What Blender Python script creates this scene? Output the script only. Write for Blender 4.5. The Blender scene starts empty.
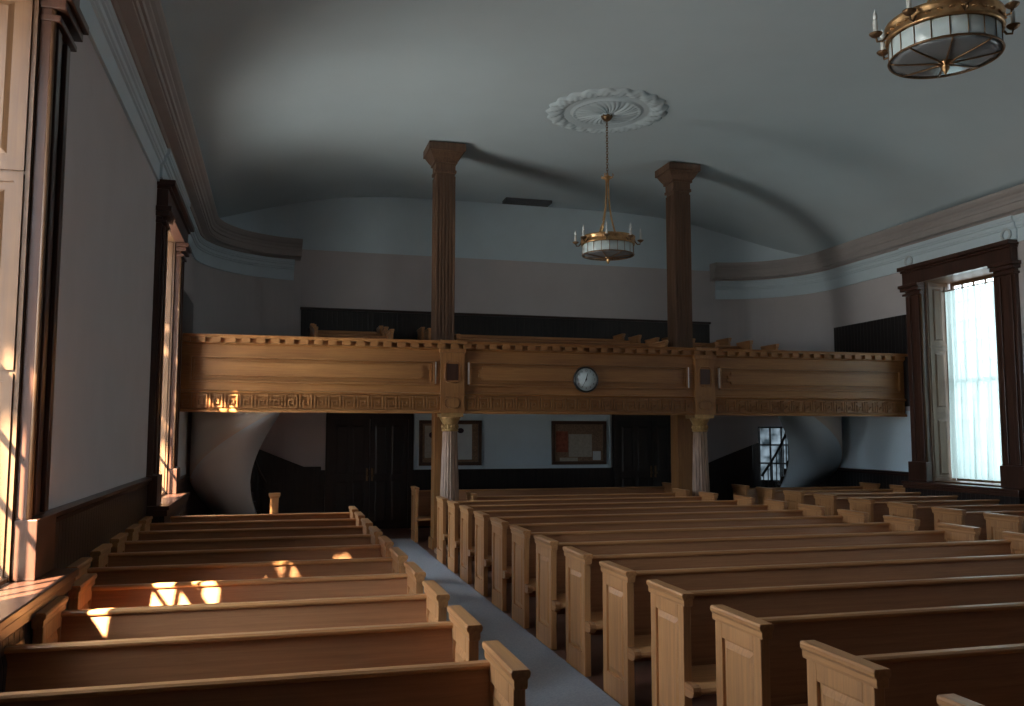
import bpy, bmesh, math, random
from math import sin, cos, pi, radians as R
random.seed(7)
S = bpy.context.scene
C = bpy.context.collection

# ------------------------------------------------------------------ room measures
WL, WR = -1.46, 11.24          # side wall planes
YB, YF = 17.8, -6.0            # back wall (behind the gallery), wall behind the camera
RC = 2.0                       # radius of the rounded back corners
YC = YB - RC
XM = 4.89                      # centre line
GY = 13.77                     # gallery front plane
DEPTH = .6

# ------------------------------------------------------------------ materials
def newmat(name):
    m = bpy.data.materials.new(name); m.use_nodes = True
    nt = m.node_tree
    for n in list(nt.nodes): nt.nodes.remove(n)
    out = nt.nodes.new('ShaderNodeOutputMaterial')
    b = nt.nodes.new('ShaderNodeBsdfPrincipled')
    nt.links.new(b.outputs[0], out.inputs[0])
    return m, nt, b, out

def wood(name, c1, c2, axis='X', rough=.42, scale=1.0, bump=.12, spec=.5):
    m, nt, b, out = newmat(name)
    tc = nt.nodes.new('ShaderNodeTexCoord'); mp = nt.nodes.new('ShaderNodeMapping')
    nt.links.new(tc.outputs['Object'], mp.inputs[0])
    s = {'X': (1.2, 26, 26), 'Y': (26, 1.2, 26), 'Z': (26, 26, 1.2)}[axis]
    mp.inputs['Scale'].default_value = tuple(v*scale for v in s)
    n1 = nt.nodes.new('ShaderNodeTexNoise'); n1.inputs['Scale'].default_value = 1.6
    n1.inputs['Detail'].default_value = 5; n1.inputs['Roughness'].default_value = .62
    n1.inputs['Distortion'].default_value = .8
    nt.links.new(mp.outputs[0], n1.inputs[0])
    mp2 = nt.nodes.new('ShaderNodeMapping'); nt.links.new(tc.outputs['Object'], mp2.inputs[0])
    s2 = {'X': (.6, 3, 3), 'Y': (3, .6, 3), 'Z': (3, 3, .6)}[axis]
    mp2.inputs['Scale'].default_value = s2
    n2 = nt.nodes.new('ShaderNodeTexNoise'); n2.inputs['Scale'].default_value = 1.1; n2.inputs['Detail'].default_value = 2
    nt.links.new(mp2.outputs[0], n2.inputs[0])
    mix = nt.nodes.new('ShaderNodeMath'); mix.operation = 'MULTIPLY_ADD'
    nt.links.new(n2.outputs[0], mix.inputs[0]); mix.inputs[1].default_value = .6; 
    sc = nt.nodes.new('ShaderNodeMath'); sc.operation = 'MULTIPLY'; sc.inputs[1].default_value = .7
    nt.links.new(n1.outputs[0], sc.inputs[0]); nt.links.new(sc.outputs[0], mix.inputs[2])
    cr = nt.nodes.new('ShaderNodeValToRGB'); nt.links.new(mix.outputs[0], cr.inputs[0])
    cr.color_ramp.elements[0].position = .42; cr.color_ramp.elements[1].position = .85
    cr.color_ramp.elements[0].color = (*c2, 1); cr.color_ramp.elements[1].color = (*c1, 1)
    nt.links.new(cr.outputs[0], b.inputs['Base Color'])
    b.inputs['Roughness'].default_value = rough
    b.inputs['Specular IOR Level'].default_value = spec
    bp = nt.nodes.new('ShaderNodeBump'); bp.inputs['Strength'].default_value = bump; bp.inputs['Distance'].default_value = .002
    nt.links.new(n1.outputs[0], bp.inputs['Height']); nt.links.new(bp.outputs[0], b.inputs['Normal'])
    return m

def beadboard(name, c1, c2, rough=.3, pitch=.1):
    """dark stained tongue-and-groove boarding: grooves run up and down whichever way the wall faces"""
    m, nt, b, out = newmat(name)
    tc = nt.nodes.new('ShaderNodeTexCoord'); sp = nt.nodes.new('ShaderNodeSeparateXYZ')
    nt.links.new(tc.outputs['Object'], sp.inputs[0])
    add = nt.nodes.new('ShaderNodeMath'); add.operation = 'ADD'
    nt.links.new(sp.outputs[0], add.inputs[0]); nt.links.new(sp.outputs[1], add.inputs[1])
    md = nt.nodes.new('ShaderNodeMath'); md.operation = 'PINGPONG'; md.inputs[1].default_value = pitch/2
    nt.links.new(add.outputs[0], md.inputs[0])
    mr = nt.nodes.new('ShaderNodeMapRange'); mr.inputs[1].default_value = 0; mr.inputs[2].default_value = pitch*.1
    nt.links.new(md.outputs[0], mr.inputs[0])
    mp = nt.nodes.new('ShaderNodeMapping'); mp.inputs['Scale'].default_value = (18, 18, 1)
    nt.links.new(tc.outputs['Object'], mp.inputs[0])
    n = nt.nodes.new('ShaderNodeTexNoise'); n.inputs['Scale'].default_value = 1.5; n.inputs['Detail'].default_value = 4
    nt.links.new(mp.outputs[0], n.inputs[0])
    cr = nt.nodes.new('ShaderNodeValToRGB'); nt.links.new(n.outputs[0], cr.inputs[0])
    cr.color_ramp.elements[0].position = .3; cr.color_ramp.elements[1].position = .75
    cr.color_ramp.elements[0].color = (*c2, 1); cr.color_ramp.elements[1].color = (*c1, 1)
    nt.links.new(cr.outputs[0], b.inputs['Base Color'])
    b.inputs['Roughness'].default_value = rough
    bp = nt.nodes.new('ShaderNodeBump'); bp.inputs['Strength'].default_value = .7; bp.inputs['Distance'].default_value = .004
    nt.links.new(mr.outputs[0], bp.inputs['Height']); nt.links.new(bp.outputs[0], b.inputs['Normal'])
    return m

def plain(name, c, rough=.6, noise=.06, scale=6, metal=0, bump=.0, bscale=60, spec=.5, stretch=(1, 1, 1)):
    m, nt, b, out = newmat(name)
    tc = nt.nodes.new('ShaderNodeTexCoord'); mp = nt.nodes.new('ShaderNodeMapping')
    mp.inputs['Scale'].default_value = stretch
    nt.links.new(tc.outputs['Object'], mp.inputs[0])
    n = nt.nodes.new('ShaderNodeTexNoise'); n.inputs['Scale'].default_value = scale; n.inputs['Detail'].default_value = 4
    nt.links.new(mp.outputs[0], n.inputs[0])
    cr = nt.nodes.new('ShaderNodeValToRGB'); nt.links.new(n.outputs[0], cr.inputs[0])
    cr.color_ramp.elements[0].position = .3; cr.color_ramp.elements[1].position = .7
    cr.color_ramp.elements[0].color = (*[v*(1-noise) for v in c], 1)
    cr.color_ramp.elements[1].color = (*[min(1, v*(1+noise)) for v in c], 1)
    nt.links.new(cr.outputs[0], b.inputs['Base Color'])
    b.inputs['Roughness'].default_value = rough; b.inputs['Metallic'].default_value = metal
    b.inputs['Specular IOR Level'].default_value = spec
    if bump:
        n2 = nt.nodes.new('ShaderNodeTexNoise'); n2.inputs['Scale'].default_value = bscale; n2.inputs['Detail'].default_value = 3
        nt.links.new(tc.outputs['Object'], n2.inputs[0])
        bp = nt.nodes.new('ShaderNodeBump'); bp.inputs['Strength'].default_value = bump; bp.inputs['Distance'].default_value = .004
        nt.links.new(n2.outputs[0], bp.inputs['Height']); nt.links.new(bp.outputs[0], b.inputs['Normal'])
    return m

M = {}
OAK1, OAK2 = (.57, .27, .105), (.31, .13, .052)
M['oak_x'] = wood('oak_grain_across', OAK1, OAK2, 'X', rough=.38)
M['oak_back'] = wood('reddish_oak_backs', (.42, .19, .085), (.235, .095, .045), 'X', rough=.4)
M['oak_z'] = wood('oak_grain_upright', OAK1, OAK2, 'Z', rough=.38)
M['oak_y'] = wood('oak_grain_along', OAK1, OAK2, 'Y', rough=.32)
M['gal_x'] = wood('gallery_oak', (.38, .17, .056), (.20, .08, .027), 'X', rough=.42)
M['gal_z'] = wood('gallery_oak_upright', (.38, .17, .056), (.20, .08, .027), 'Z', rough=.42)
M['pillar'] = wood('dark_grained_pillar_wood', (.20, .105, .06), (.07, .035, .022), 'Z', rough=.5, scale=.7)
M['column'] = plain('streaked_column_paint', (.29, .175, .12), rough=.5, noise=.5, scale=4, stretch=(9, 9, .8))
M['casing'] = wood('dark_window_casing_wood', (.085, .035, .022), (.035, .015, .01), 'Z', rough=.3)
M['shutter'] = wood('shutter_wood', (.125, .060, .024), (.07, .032, .015), 'Z', rough=.45)
M['wains'] = beadboard('dark_wainscot_boards', (.028, .02, .018), (.010, .009, .010), rough=.28)
M['wains_cap'] = wood('dark_wainscot_cap_wood', (.05, .025, .02), (.02, .01, .01), 'Y', rough=.3)
M['door'] = wood('nearly_black_door_wood', (.03, .016, .012), (.012, .007, .006), 'Z', rough=.4)
M['wall'] = plain('taupe_wall_paint', (.575, .525, .53), rough=.75, noise=.03, scale=2, bump=.25, bscale=45)
M['wall_light'] = plain('pale_tan_plaster', (.66, .59, .53), rough=.75, noise=.03, scale=2)
M['white'] = plain('off_white_plaster_paint', (.65, .755, .82), rough=.75, noise=.03, scale=2, bump=.2, bscale=45)
M['ceil'] = plain('pale_ceiling_plaster', (.575, .665, .71), rough=.9, noise=.02, scale=1.5, bump=.35, bscale=22, spec=.2)
M['corn'] = plain('taupe_cornice_paint', (.42, .375, .36), rough=.5, noise=.04, scale=3)
M['plaster'] = plain('moulded_plaster', (.56, .62, .65), rough=.7, noise=.03, scale=5)
M['floor'] = plain('red_brown_floor_tiles', (.17, .075, .05), rough=.4, noise=.2, scale=5)
M['carpet'] = plain('blue_grey_carpet_pile', (.33, .335, .36), rough=.95, noise=.12, scale=60, bump=.6, bscale=220, spec=.1)
M['gold'] = plain('aged_brass', (.55, .33, .16), rough=.35, noise=.25, scale=14, metal=.9)
M['brass_dark'] = plain('dark_brass', (.22, .13, .07), rough=.4, noise=.25, scale=20, metal=.8)
M['gilt'] = plain('gilded_capital_paint', (.50, .30, .12), rough=.35, noise=.2, scale=20, metal=.5)
M['opal'] = plain('opal_lamp_glass', (.62, .72, .75), rough=.25, noise=.05, scale=5)
M['bowl_glass'] = plain('grey_bowl_glass', (.22, .24, .26), rough=.18, noise=.08)
M['candle'] = plain('ivory_candle_sleeve', (.75, .76, .74), rough=.4, noise=.03)
M['bulb'] = plain('frosted_bulb_glass', (.85, .88, .9), rough=.15, noise=.02)
M['black'] = plain('black_enamel', (.012, .012, .014), rough=.3, noise=.1)
M['face'] = plain('clock_face_paper', (.72, .80, .83), rough=.35, noise=.02)
M['strip'] = plain('pale_glare_strip', (.75, .70, .66), rough=.3, noise=.05, metal=.3)  # pale tone paints the glare on the panel end mouldings
M['brownframe'] = wood('notice_case_wood', (.12, .06, .035), (.05, .025, .015), 'X', rough=.4)
M['cork'] = plain('tan_pinboard_cork', (.28, .17, .11), rough=.9, noise=.3, scale=40)
M['paperw'] = plain('white_notice_paper', (.66, .68, .68), rough=.8, noise=.04, scale=9)
M['paperb'] = plain('beige_notice_paper', (.48, .42, .34), rough=.8, noise=.12, scale=22)
M['paperr'] = plain('red_poster_paper', (.33, .09, .05), rough=.8, noise=.3, scale=12)
M['ink'] = plain('dark_print_ink', (.04, .02, .03), rough=.8, noise=.3)
M['vent'] = plain('dark_vent_paint', (.10, .10, .11), rough=.6, noise=.1)

def glass_mat():
    m, nt, b, out = newmat('window_glass')
    nt.nodes.remove(b)
    t = nt.nodes.new('ShaderNodeBsdfTransparent'); t.inputs[0].default_value = (.96, .98, .98, 1)
    g = nt.nodes.new('ShaderNodeBsdfGlossy'); g.inputs['Roughness'].default_value = .03
    mx = nt.nodes.new('ShaderNodeMixShader'); mx.inputs[0].default_value = .06
    nt.links.new(t.outputs[0], mx.inputs[1]); nt.links.new(g.outputs[0], mx.inputs[2]); nt.links.new(mx.outputs[0], out.inputs[0])
    return m
M['glass'] = glass_mat()
def sheer_mat():
    m, nt, b, out = newmat('sheer_curtain_cloth')
    nt.nodes.remove(b)
    tc = nt.nodes.new('ShaderNodeTexCoord'); n = nt.nodes.new('ShaderNodeTexNoise'); n.inputs['Scale'].default_value = 30
    nt.links.new(tc.outputs['Object'], n.inputs[0])
    cr = nt.nodes.new('ShaderNodeValToRGB'); nt.links.new(n.outputs[0], cr.inputs[0])
    cr.color_ramp.elements[0].color = (.52, .60, .58, 1); cr.color_ramp.elements[1].color = (.62, .70, .68, 1)
    t = nt.nodes.new('ShaderNodeBsdfTransparent')
    tr = nt.nodes.new('ShaderNodeBsdfTranslucent'); d = nt.nodes.new('ShaderNodeBsdfDiffuse')
    nt.links.new(cr.outputs[0], tr.inputs[0]); nt.links.new(cr.outputs[0], d.inputs[0])
    m1 = nt.nodes.new('ShaderNodeMixShader'); m1.inputs[0].default_value = .2
    nt.links.new(tr.outputs[0], m1.inputs[1]); nt.links.new(d.outputs[0], m1.inputs[2])
    m2 = nt.nodes.new('ShaderNodeMixShader'); m2.inputs[0].default_value = .06
    nt.links.new(m1.outputs[0], m2.inputs[1]); nt.links.new(t.outputs[0], m2.inputs[2]); nt.links.new(m2.outputs[0], out.inputs[0])
    return m
M['sheer'] = sheer_mat()
def litpane_mat():
    m, nt, b, out = newmat('daylit_stair_window_glass')
    tc = nt.nodes.new('ShaderNodeTexCoord'); n = nt.nodes.new('ShaderNodeTexNoise'); n.inputs['Scale'].default_value = 5
    nt.links.new(tc.outputs['Object'], n.inputs[0])
    cr = nt.nodes.new('ShaderNodeValToRGB'); nt.links.new(n.outputs[0], cr.inputs[0])
    cr.color_ramp.elements[0].position = .35; cr.color_ramp.elements[1].position = .65
    cr.color_ramp.elements[0].color = (.012, .02, .025, 1); cr.color_ramp.elements[1].color = (.16, .21, .25, 1)
    nt.links.new(cr.outputs[0], b.inputs['Emission Color']); b.inputs['Emission Strength'].default_value = .3
    b.inputs['Base Color'].default_value = (.1, .1, .1, 1)
    return m
M['litpane'] = litpane_mat()

# ------------------------------------------------------------------ mesh building
class MB:
    def __init__(s): s.v = []; s.f = []; s.sm = []
    def add(s, vs, fs, smooth=False):
        b = len(s.v); s.v += [tuple(v) for v in vs]
        for f in fs: s.f.append([b+i for i in f]); s.sm.append(smooth)
        return s
    def box(s, x0, x1, y0, y1, z0, z1):
        x0, x1 = sorted((x0, x1)); y0, y1 = sorted((y0, y1)); z0, z1 = sorted((z0, z1))
        return s.add([(x0,y0,z0),(x1,y0,z0),(x1,y1,z0),(x0,y1,z0),(x0,y0,z1),(x1,y0,z1),(x1,y1,z1),(x0,y1,z1)],
                     [(0,3,2,1),(4,5,6,7),(0,1,5,4),(1,2,6,5),(2,3,7,6),(3,0,4,7)])
    def prism(s, poly, axis, a, b, smooth=False):
        """poly in the two other axes, extruded from a to b along axis"""
        def P(u, w, t): return {'x': (t,u,w), 'y': (u,t,w), 'z': (u,w,t)}[axis]
        n = len(poly)
        vs = [P(u, w, a) for u, w in poly] + [P(u, w, b) for u, w in poly]
        fs = [tuple(range(n)), tuple(range(2*n-1, n-1, -1))]
        base = len(s.v); s.v += vs
        for f in fs: s.f.append([base+i for i in f]); s.sm.append(False)
        for i in range(n):
            j = (i+1) % n; s.f.append([base+i, base+n+i, base+n+j, base+j]); s.sm.append(smooth)
        return s
    def frustum(s, r0, r1, axis, a, b):
        """rectangles r0 (u0,u1,w0,w1) at a, r1 at b along axis"""
        def P(u, w, t): return {'x': (t,u,w), 'y': (u,t,w), 'z': (u,w,t)}[axis]
        vs = []
        for r, t in ((r0, a), (r1, b)):
            vs += [P(r[0], r[2], t), P(r[1], r[2], t), P(r[1], r[3], t), P(r[0], r[3], t)]
        return s.add(vs, [(0,3,2,1),(4,5,6,7),(0,1,5,4),(1,2,6,5),(2,3,7,6),(3,0,4,7)])
    def lathe(s, prof, n=32, c=(0,0,0), smooth=True, mod=None):
        vs = []
        for k, (r, z) in enumerate(prof):
            for i in range(n):
                t = 2*pi*i/n; rr = r*(mod(t, z) if mod else 1)
                vs.append((c[0]+rr*cos(t), c[1]+rr*sin(t), c[2]+z))
        fs = []
        for k in range(len(prof)-1):
            for i in range(n):
                j = (i+1) % n; fs.append((k*n+i, k*n+j, (k+1)*n+j, (k+1)*n+i))
        s.add(vs, fs, smooth)
        b = len(s.v) - len(vs)
        s.f.append([b+i for i in range(n)][::-1]); s.sm.append(False)
        s.f.append([b+(len(prof)-1)*n+i for i in range(n)]); s.sm.append(False)
        return s
    def tube(s, path, r, n=8):
        from mathutils import Vector
        P = [Vector(p) for p in path]; vs = []
        rr = r if isinstance(r, (list, tuple)) else [r]*len(P)
        for i, p in enumerate(P):
            d = (P[min(i+1, len(P)-1)] - P[max(i-1, 0)]).normalized()
            up = Vector((0,0,1)) if abs(d.z) < .95 else Vector((1,0,0))
            a = d.cross(up).normalized(); b = a.cross(d)
            for k in range(n):
                t = 2*pi*k/n; vs.append(p + (a*cos(t)+b*sin(t))*rr[i])
        fs = [(i*n+k, i*n+(k+1)%n, (i+1)*n+(k+1)%n, (i+1)*n+k) for i in range(len(P)-1) for k in range(n)]
        s.add(vs, fs, True); b = len(s.v)-len(vs)
        s.f.append([b+k for k in range(n)][::-1]); s.sm.append(False)
        s.f.append([b+(len(P)-1)*n+k for k in range(n)]); s.sm.append(False)
        return s
    def torus(s, c, r, t, n=32, m=8, axis='z'):
        vs = []
        for i in range(n):
            a = 2*pi*i/n
            for k in range(m):
                b = 2*pi*k/m; q = r + t*cos(b); u, w, h = q*cos(a), q*sin(a), t*sin(b)
                vs.append({'z': (c[0]+u, c[1]+w, c[2]+h), 'x': (c[0]+h, c[1]+u, c[2]+w), 'y': (c[0]+u, c[1]+h, c[2]+w)}[axis])
        return s.add(vs, [(i*m+k, ((i+1)%n)*m+k, ((i+1)%n)*m+(k+1)%m, i*m+(k+1)%m) for i in range(n) for k in range(m)], True)
    def sweep(s, prof, path, cap=True):
        """prof [(offset,z)] closed polygon; path [(x,y,nx,ny)]"""
        n = len(prof); vs = [(x+nx*o, y+ny*o, z) for (x, y, nx, ny) in path for (o, z) in prof]
        fs = [(i*n+k, (i+1)*n+k, (i+1)*n+(k+1)%n, i*n+(k+1)%n) for i in range(len(path)-1) for k in range(n)]
        if cap: fs += [tuple(range(n)), tuple((len(path)-1)*n+k for k in range(n-1, -1, -1))]
        return s.add(vs, fs)
    def build(s, name, mat, parent=None, bevel=0, seg=2):
        me = bpy.data.meshes.new(name); me.from_pydata(s.v, [], s.f)
        me.polygons.foreach_set('use_smooth', s.sm); me.update()
        bm = bmesh.new(); bm.from_mesh(me); bmesh.ops.recalc_face_normals(bm, faces=bm.faces); bm.to_mesh(me); bm.free()
        me.materials.append(M[mat] if isinstance(mat, str) else mat)
        o = bpy.data.objects.new(name, me); C.objects.link(o)
        if parent: o.parent = parent
        if bevel:
            b = o.modifiers.new('bevel', 'BEVEL'); b.width = bevel; b.segments = seg; b.limit_method = 'ANGLE'; b.angle_limit = R(35)
        return o

def tag(o, label=None, cat=None, group=None, kind=None):
    if label: o['label'] = label
    if cat: o['category'] = cat
    if group: o['group'] = group
    if kind: o['kind'] = kind
    return o
def empty(name, loc=(0,0,0), rz=0):
    o = bpy.data.objects.new(name, None); C.objects.link(o); o.location = loc; o.rotation_euler = (0,0,rz)
    o.empty_display_size = .2
    return o
def struct(o, label=None): o['kind'] = 'structure'; return o
def copy_tree(o, parent=None):
    c = o.copy(); C.objects.link(c)
    if parent: c.parent = parent
    for ch in list(o.children): copy_tree(ch, c)
    return c

# ------------------------------------------------------------------ shell
WIN_Y = [12.37, 4.9]      # window centres along both side walls
WH = .83                         # half opening
WZ0, WZ1 = 1.05, 4.65

def ceil_z(x, y):
    a = min(abs(x-XM)/6.35, 1.0)
    crown = 6.93 if y < 12.6 else (6.93-.09*(y-12.6)/2.0 if y < 14.6 else 6.84-.06*(y-14.6)/(YB-14.6))
    return crown - 1.15*a**4.3

def wall_side(name, X0, X1, wins):
    m = MB()
    ys = [YF-.3]
    for c in sorted(wins): ys += [c-WH, c+WH]
    ys += [YC+.02]
    for i in range(0, len(ys), 2): m.box(X0, X1, ys[i], ys[i+1], 0, 6.6)
    for c in wins:
        m.box(X0, X1, c-WH, c+WH, 0, WZ0); m.box(X0, X1, c-WH, c+WH, WZ1, 6.6)
    return struct(m.build(name, 'wall'))
wall_side('wall_left', WL-DEPTH, WL, WIN_Y)
wall_side('wall_right', WR, WR+DEPTH, WIN_Y)

def arc_pts(side, n=24, a0=0., a1=90., r=RC):
    """points on a rounded back corner; angle 0 = side wall, 90 = back wall; with inward normals"""
    cx = WL+RC if side < 0 else WR-RC
    out = []
    for i in range(n+1):
        a = R(a0 + (a1-a0)*i/n)
        dx, dy = side*cos(a), sin(a)
        out.append((cx+dx*r, YC+dy*r, -dx, -dy))
    return out
# back wall with rounded corners: taupe to z 5.56, off-white above
path = [(WL, YC-.01, 1, 0)] + arc_pts(-1) + arc_pts(1)[::-1] + [(WR, YC-.01, -1, 0)]
mb = MB().sweep([(0, 0), (0, 5.56), (-.3, 5.56), (-.3, 0)], path); struct(mb.build('wall_back', 'wall'))
mb = MB().sweep([(0, 5.56), (0, 7.0), (-.3, 7.0), (-.3, 5.56)], path); struct(mb.build('wall_back_upper', 'white'))
struct(MB().box(WL-DEPTH, WR+DEPTH, YF-.3, YF, 0, 7).build('wall_front', 'wall'))
struct(MB().box(WL-DEPTH, WR+DEPTH, YF-.3, YB+.4, -.2, 0).build('floor', 'floor'))
# vaulted ceiling
m = MB(); NX, NY = 80, 40; vs = []
y0, y1 = YF-.3, YB+.35
for j in range(NY+1):
    y = y0+(y1-y0)*j/NY
    for i in range(NX+1):
        x = WL-.02+(WR-WL+.04)*i/NX; vs.append((x, y, ceil_z(x, y)))
m.add(vs, [(j*(NX+1)+i, j*(NX+1)+i+1, (j+1)*(NX+1)+i+1, (j+1)*(NX+1)+i) for j in range(NY) for i in range(NX)], True)
co = m.build('ceiling', 'ceil'); struct(co)
sol = co.modifiers.new('thick', 'SOLIDIFY'); sol.thickness = .12; sol.offset = 1
# outer roof slab so no daylight leaks above the vault
struct(MB().box(WL-DEPTH, WR+DEPTH, YF-.3, YB+.4, 7.15, 7.3).build('ceiling_roof_slab', 'ceil'))

# cornices: side wall, then round the back corner, ending square on the back wall
def cornice(side, tname, fname):
    X = WL if side < 0 else WR
    pts = [(X, YF, -side, 0), (X, YC, -side, 0)] + arc_pts(side, 24, 0, 85.5)[1:]
    crown = [(.0, 5.33), (.12, 5.33), (.14, 5.36), (.25, 5.37), (.25, 5.40), (.27, 5.40), (.27, 5.47), (.295, 5.475),
             (.30, 5.52), (.325, 5.55), (.33, 5.575), (.36, 5.60), (.385, 5.64), (.39, 5.675), (.375, 5.69), (0, 5.72)]
    o = struct(MB().sweep(crown, pts).build(tname, 'corn'))
    low = [(0, 4.92), (.028, 4.92), (.028, 5.13), (.05, 5.14), (.05, 5.16), (.068, 5.17), (.068, 5.225), (.09, 5.235), (.09, 5.255), (.105, 5.27), (.105, 5.325), (0, 5.325)]
    pts2 = [(X, YF, -side, 0), (X, YC, -side, 0)] + arc_pts(side, 24, 0, 82.)[1:]
    struct(MB().sweep(low, pts2).build(fname, 'white'))
    # the architrave steps forward over each window
    for wy in (WIN_Y):
        f = [(.02, 4.97), (.06, 4.97), (.06, 5.13), (.085, 5.14), (.085, 5.16), (.10, 5.17), (.10, 5.225), (.125, 5.235), (.125, 5.255), (.14, 5.27), (.14, 5.33), (.02, 5.33)]
        struct(MB().sweep(f, [(X, wy-1.3, -side, 0), (X, wy+1.3, -side, 0)]).build('trim_8', 'white'))
cornice(-1, 'trim_1', 'trim_2'); cornice(1, 'trim_3', 'trim_4')

# plaster wreaths on the frieze over the right window
for wy, lab in ((WIN_Y[0]+1.12, 'small white plaster wreath over the left post of the tall right window'),
                (WIN_Y[0]-1.12, 'small white plaster wreath over the right post of the tall right window')):
    m = MB(); cx = WR-.075
    m.torus((cx, wy, 5.06), .085, .02, 28, 8, 'x')
    for k in range(14):
        a = 2*pi*k/14; m.torus((cx-.012, wy+.085*cos(a), 5.06+.085*sin(a)), .014, .009, 8, 5, 'x')
    o = m.build('plaster_wreath', 'plaster'); tag(o, lab, 'wreath', 'plaster wreaths on the frieze')

# ------------------------------------------------------------------ wainscot, panels on the walls
def wainscot(side, y0, y1, z, nm, nc):
    X = WL if side < 0 else WR; s = -side
    struct(MB().box(X, X+s*.03, y0, y1, 0, z-.05).build(nm, 'wains'))
    struct(MB().prism([(X, z-.08), (X+s*.035, z-.08), (X+s*.045, z-.05), (X+s*.075, z-.03), (X+s*.08, z), (X, z+.01)], 'y', y0, y1).build(nc, 'wains_cap'))
segs = [(YF, WIN_Y[1]-1.33), (WIN_Y[1]+1.33, WIN_Y[0]-1.33)]
for a, b in segs:
    wainscot(-1, a, b, 1.38, 'trim_5', 'trim_6')
wainscot(1, YF, WIN_Y[1]-1.33, 1.38, 'trim_5', 'trim_6'); wainscot(1, WIN_Y[1]+1.33, WIN_Y[0]-1.33, 1.38, 'trim_5', 'trim_6')
for sd in (-1, 1):
    wainscot(sd, WIN_Y[0]+1.33, YC, 1.2, 'trim_5', 'trim_6')
# back wall: dark boarding below; slanting up to the stairs at both sides
pb = [(x, y, nx, ny) for x, y, nx, ny in path[1:-1]]
struct(MB().sweep([(0, 0), (.03, 0), (.03, 1.17), (0, 1.17)], pb).build('trim_7', 'wains'))
for sd_ in (-1, 1):
    m = MB(); vs = []
    pts = arc_pts(sd_, 24, 28, 90, RC-.045)[::-1]
    pts = [((.87 if sd_ < 0 else 2*XM-.87), YB-.045, 0, -1)] + pts
    for i_, (x, y, nx, ny) in enumerate(pts):
        vs += [(x, y, 1.1), (x, y, 1.24+.85*max(0, i_-1)/24)]
        vs += [(x-nx*.03, y-ny*.03, 1.1), (x-nx*.03, y-ny*.03, 1.24+.85*max(0, i_-1)/24)]
    for i_ in range(len(pts)-1):
        q = i_*4; m_ = [(q, q+4, q+5, q+1), (q+2, q+6, q+7, q+3), (q+1, q+5, q+7, q+3), (q, q+4, q+6, q+2)]
        m.f += [list(t) for t in m_]; m.sm += [False]*4
    m.v = vs; struct(m.build('trim_9', 'wains'))
for s, X in ((-1, WL), (1, WR)):
    struct(MB().box(X, X-s*.012, WIN_Y[0]+1.33, YC, 1.2, 2.32).build('trim_15', 'white'))
# gallery level: black boarding along the back wall and on the side walls
struct(MB().box(.42, 9.35, YB-.04, YB, 2.9, 4.34).build('trim_10', 'wains'))
struct(MB().box(.40, 9.37, YB-.07, YB, 4.34, 4.39).build('trim_11', 'wains_cap'))
for s, X in ((-1, WL), (1, WR)):
    struct(MB().box(X, X-s*.035, WIN_Y[0]+1.33, YC+.05, 2.4, 4.1).build('trim_12', 'wains'))

# white plaster field with trim between the doors
struct(MB().box(2.74, 6.90, YB-.035, YB, 1.22, 2.35).build('wall_back_panel', 'white'))
struct(MB().box(2.72, 6.92, YB-.07, YB, 1.165, 1.215).build('trim_13', 'white'))
struct(MB().box(2.70, 2.74, YB-.07, YB, 1.165, 2.35).box(6.90, 6.94, YB-.07, YB, 1.165, 2.35).build('trim_14', 'white'))

# dark double doors
def door(name, x0, x1):
    root = empty(name, ((x0+x1)/2, YB-.05, 0)); struct(root)
    h = (x1-x0)/2
    m = MB().box(-h, -h+.1, -.06, .04, 0, 2.18).box(h-.1, h, -.06, .04, 0, 2.18).box(-h, h, -.06, .04, 2.18, 2.3)
    m.build('door_frame', 'door', root)
    for s in (-1, 1):
        a, b = (-h+.1, -.005) if s < 0 else (.005, h-.1)
        m = MB().box(a, b, -.015, .03, .01, 2.18)
        for z0, z1 in ((.15, .95), (1.08, 2.05)):
            w = (b-a-.3)/2
            for k in range(2):
                xa = a+.1+k*(w+.1); m.frustum((xa, xa+w, z0, z1), (xa+.03, xa+w-.03, z0+.03, z1-.03), 'y', -.015, -.03)
        lf = m.build('door_leaf', 'door', root)
        kn = MB().box(s*.05-.02, s*.05+.02, -.022, -.015, .95, 1.2)
        kn.lathe([(.0, 0), (.02, .002), (.028, .02), (.02, .04), (0, .045)], 12, (s*.05, -.06, 1.03)).build('door_handle', 'brass_dark', lf)
door('door_1', .95, 2.68); door('door_2', 7.0, 8.85)

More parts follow.
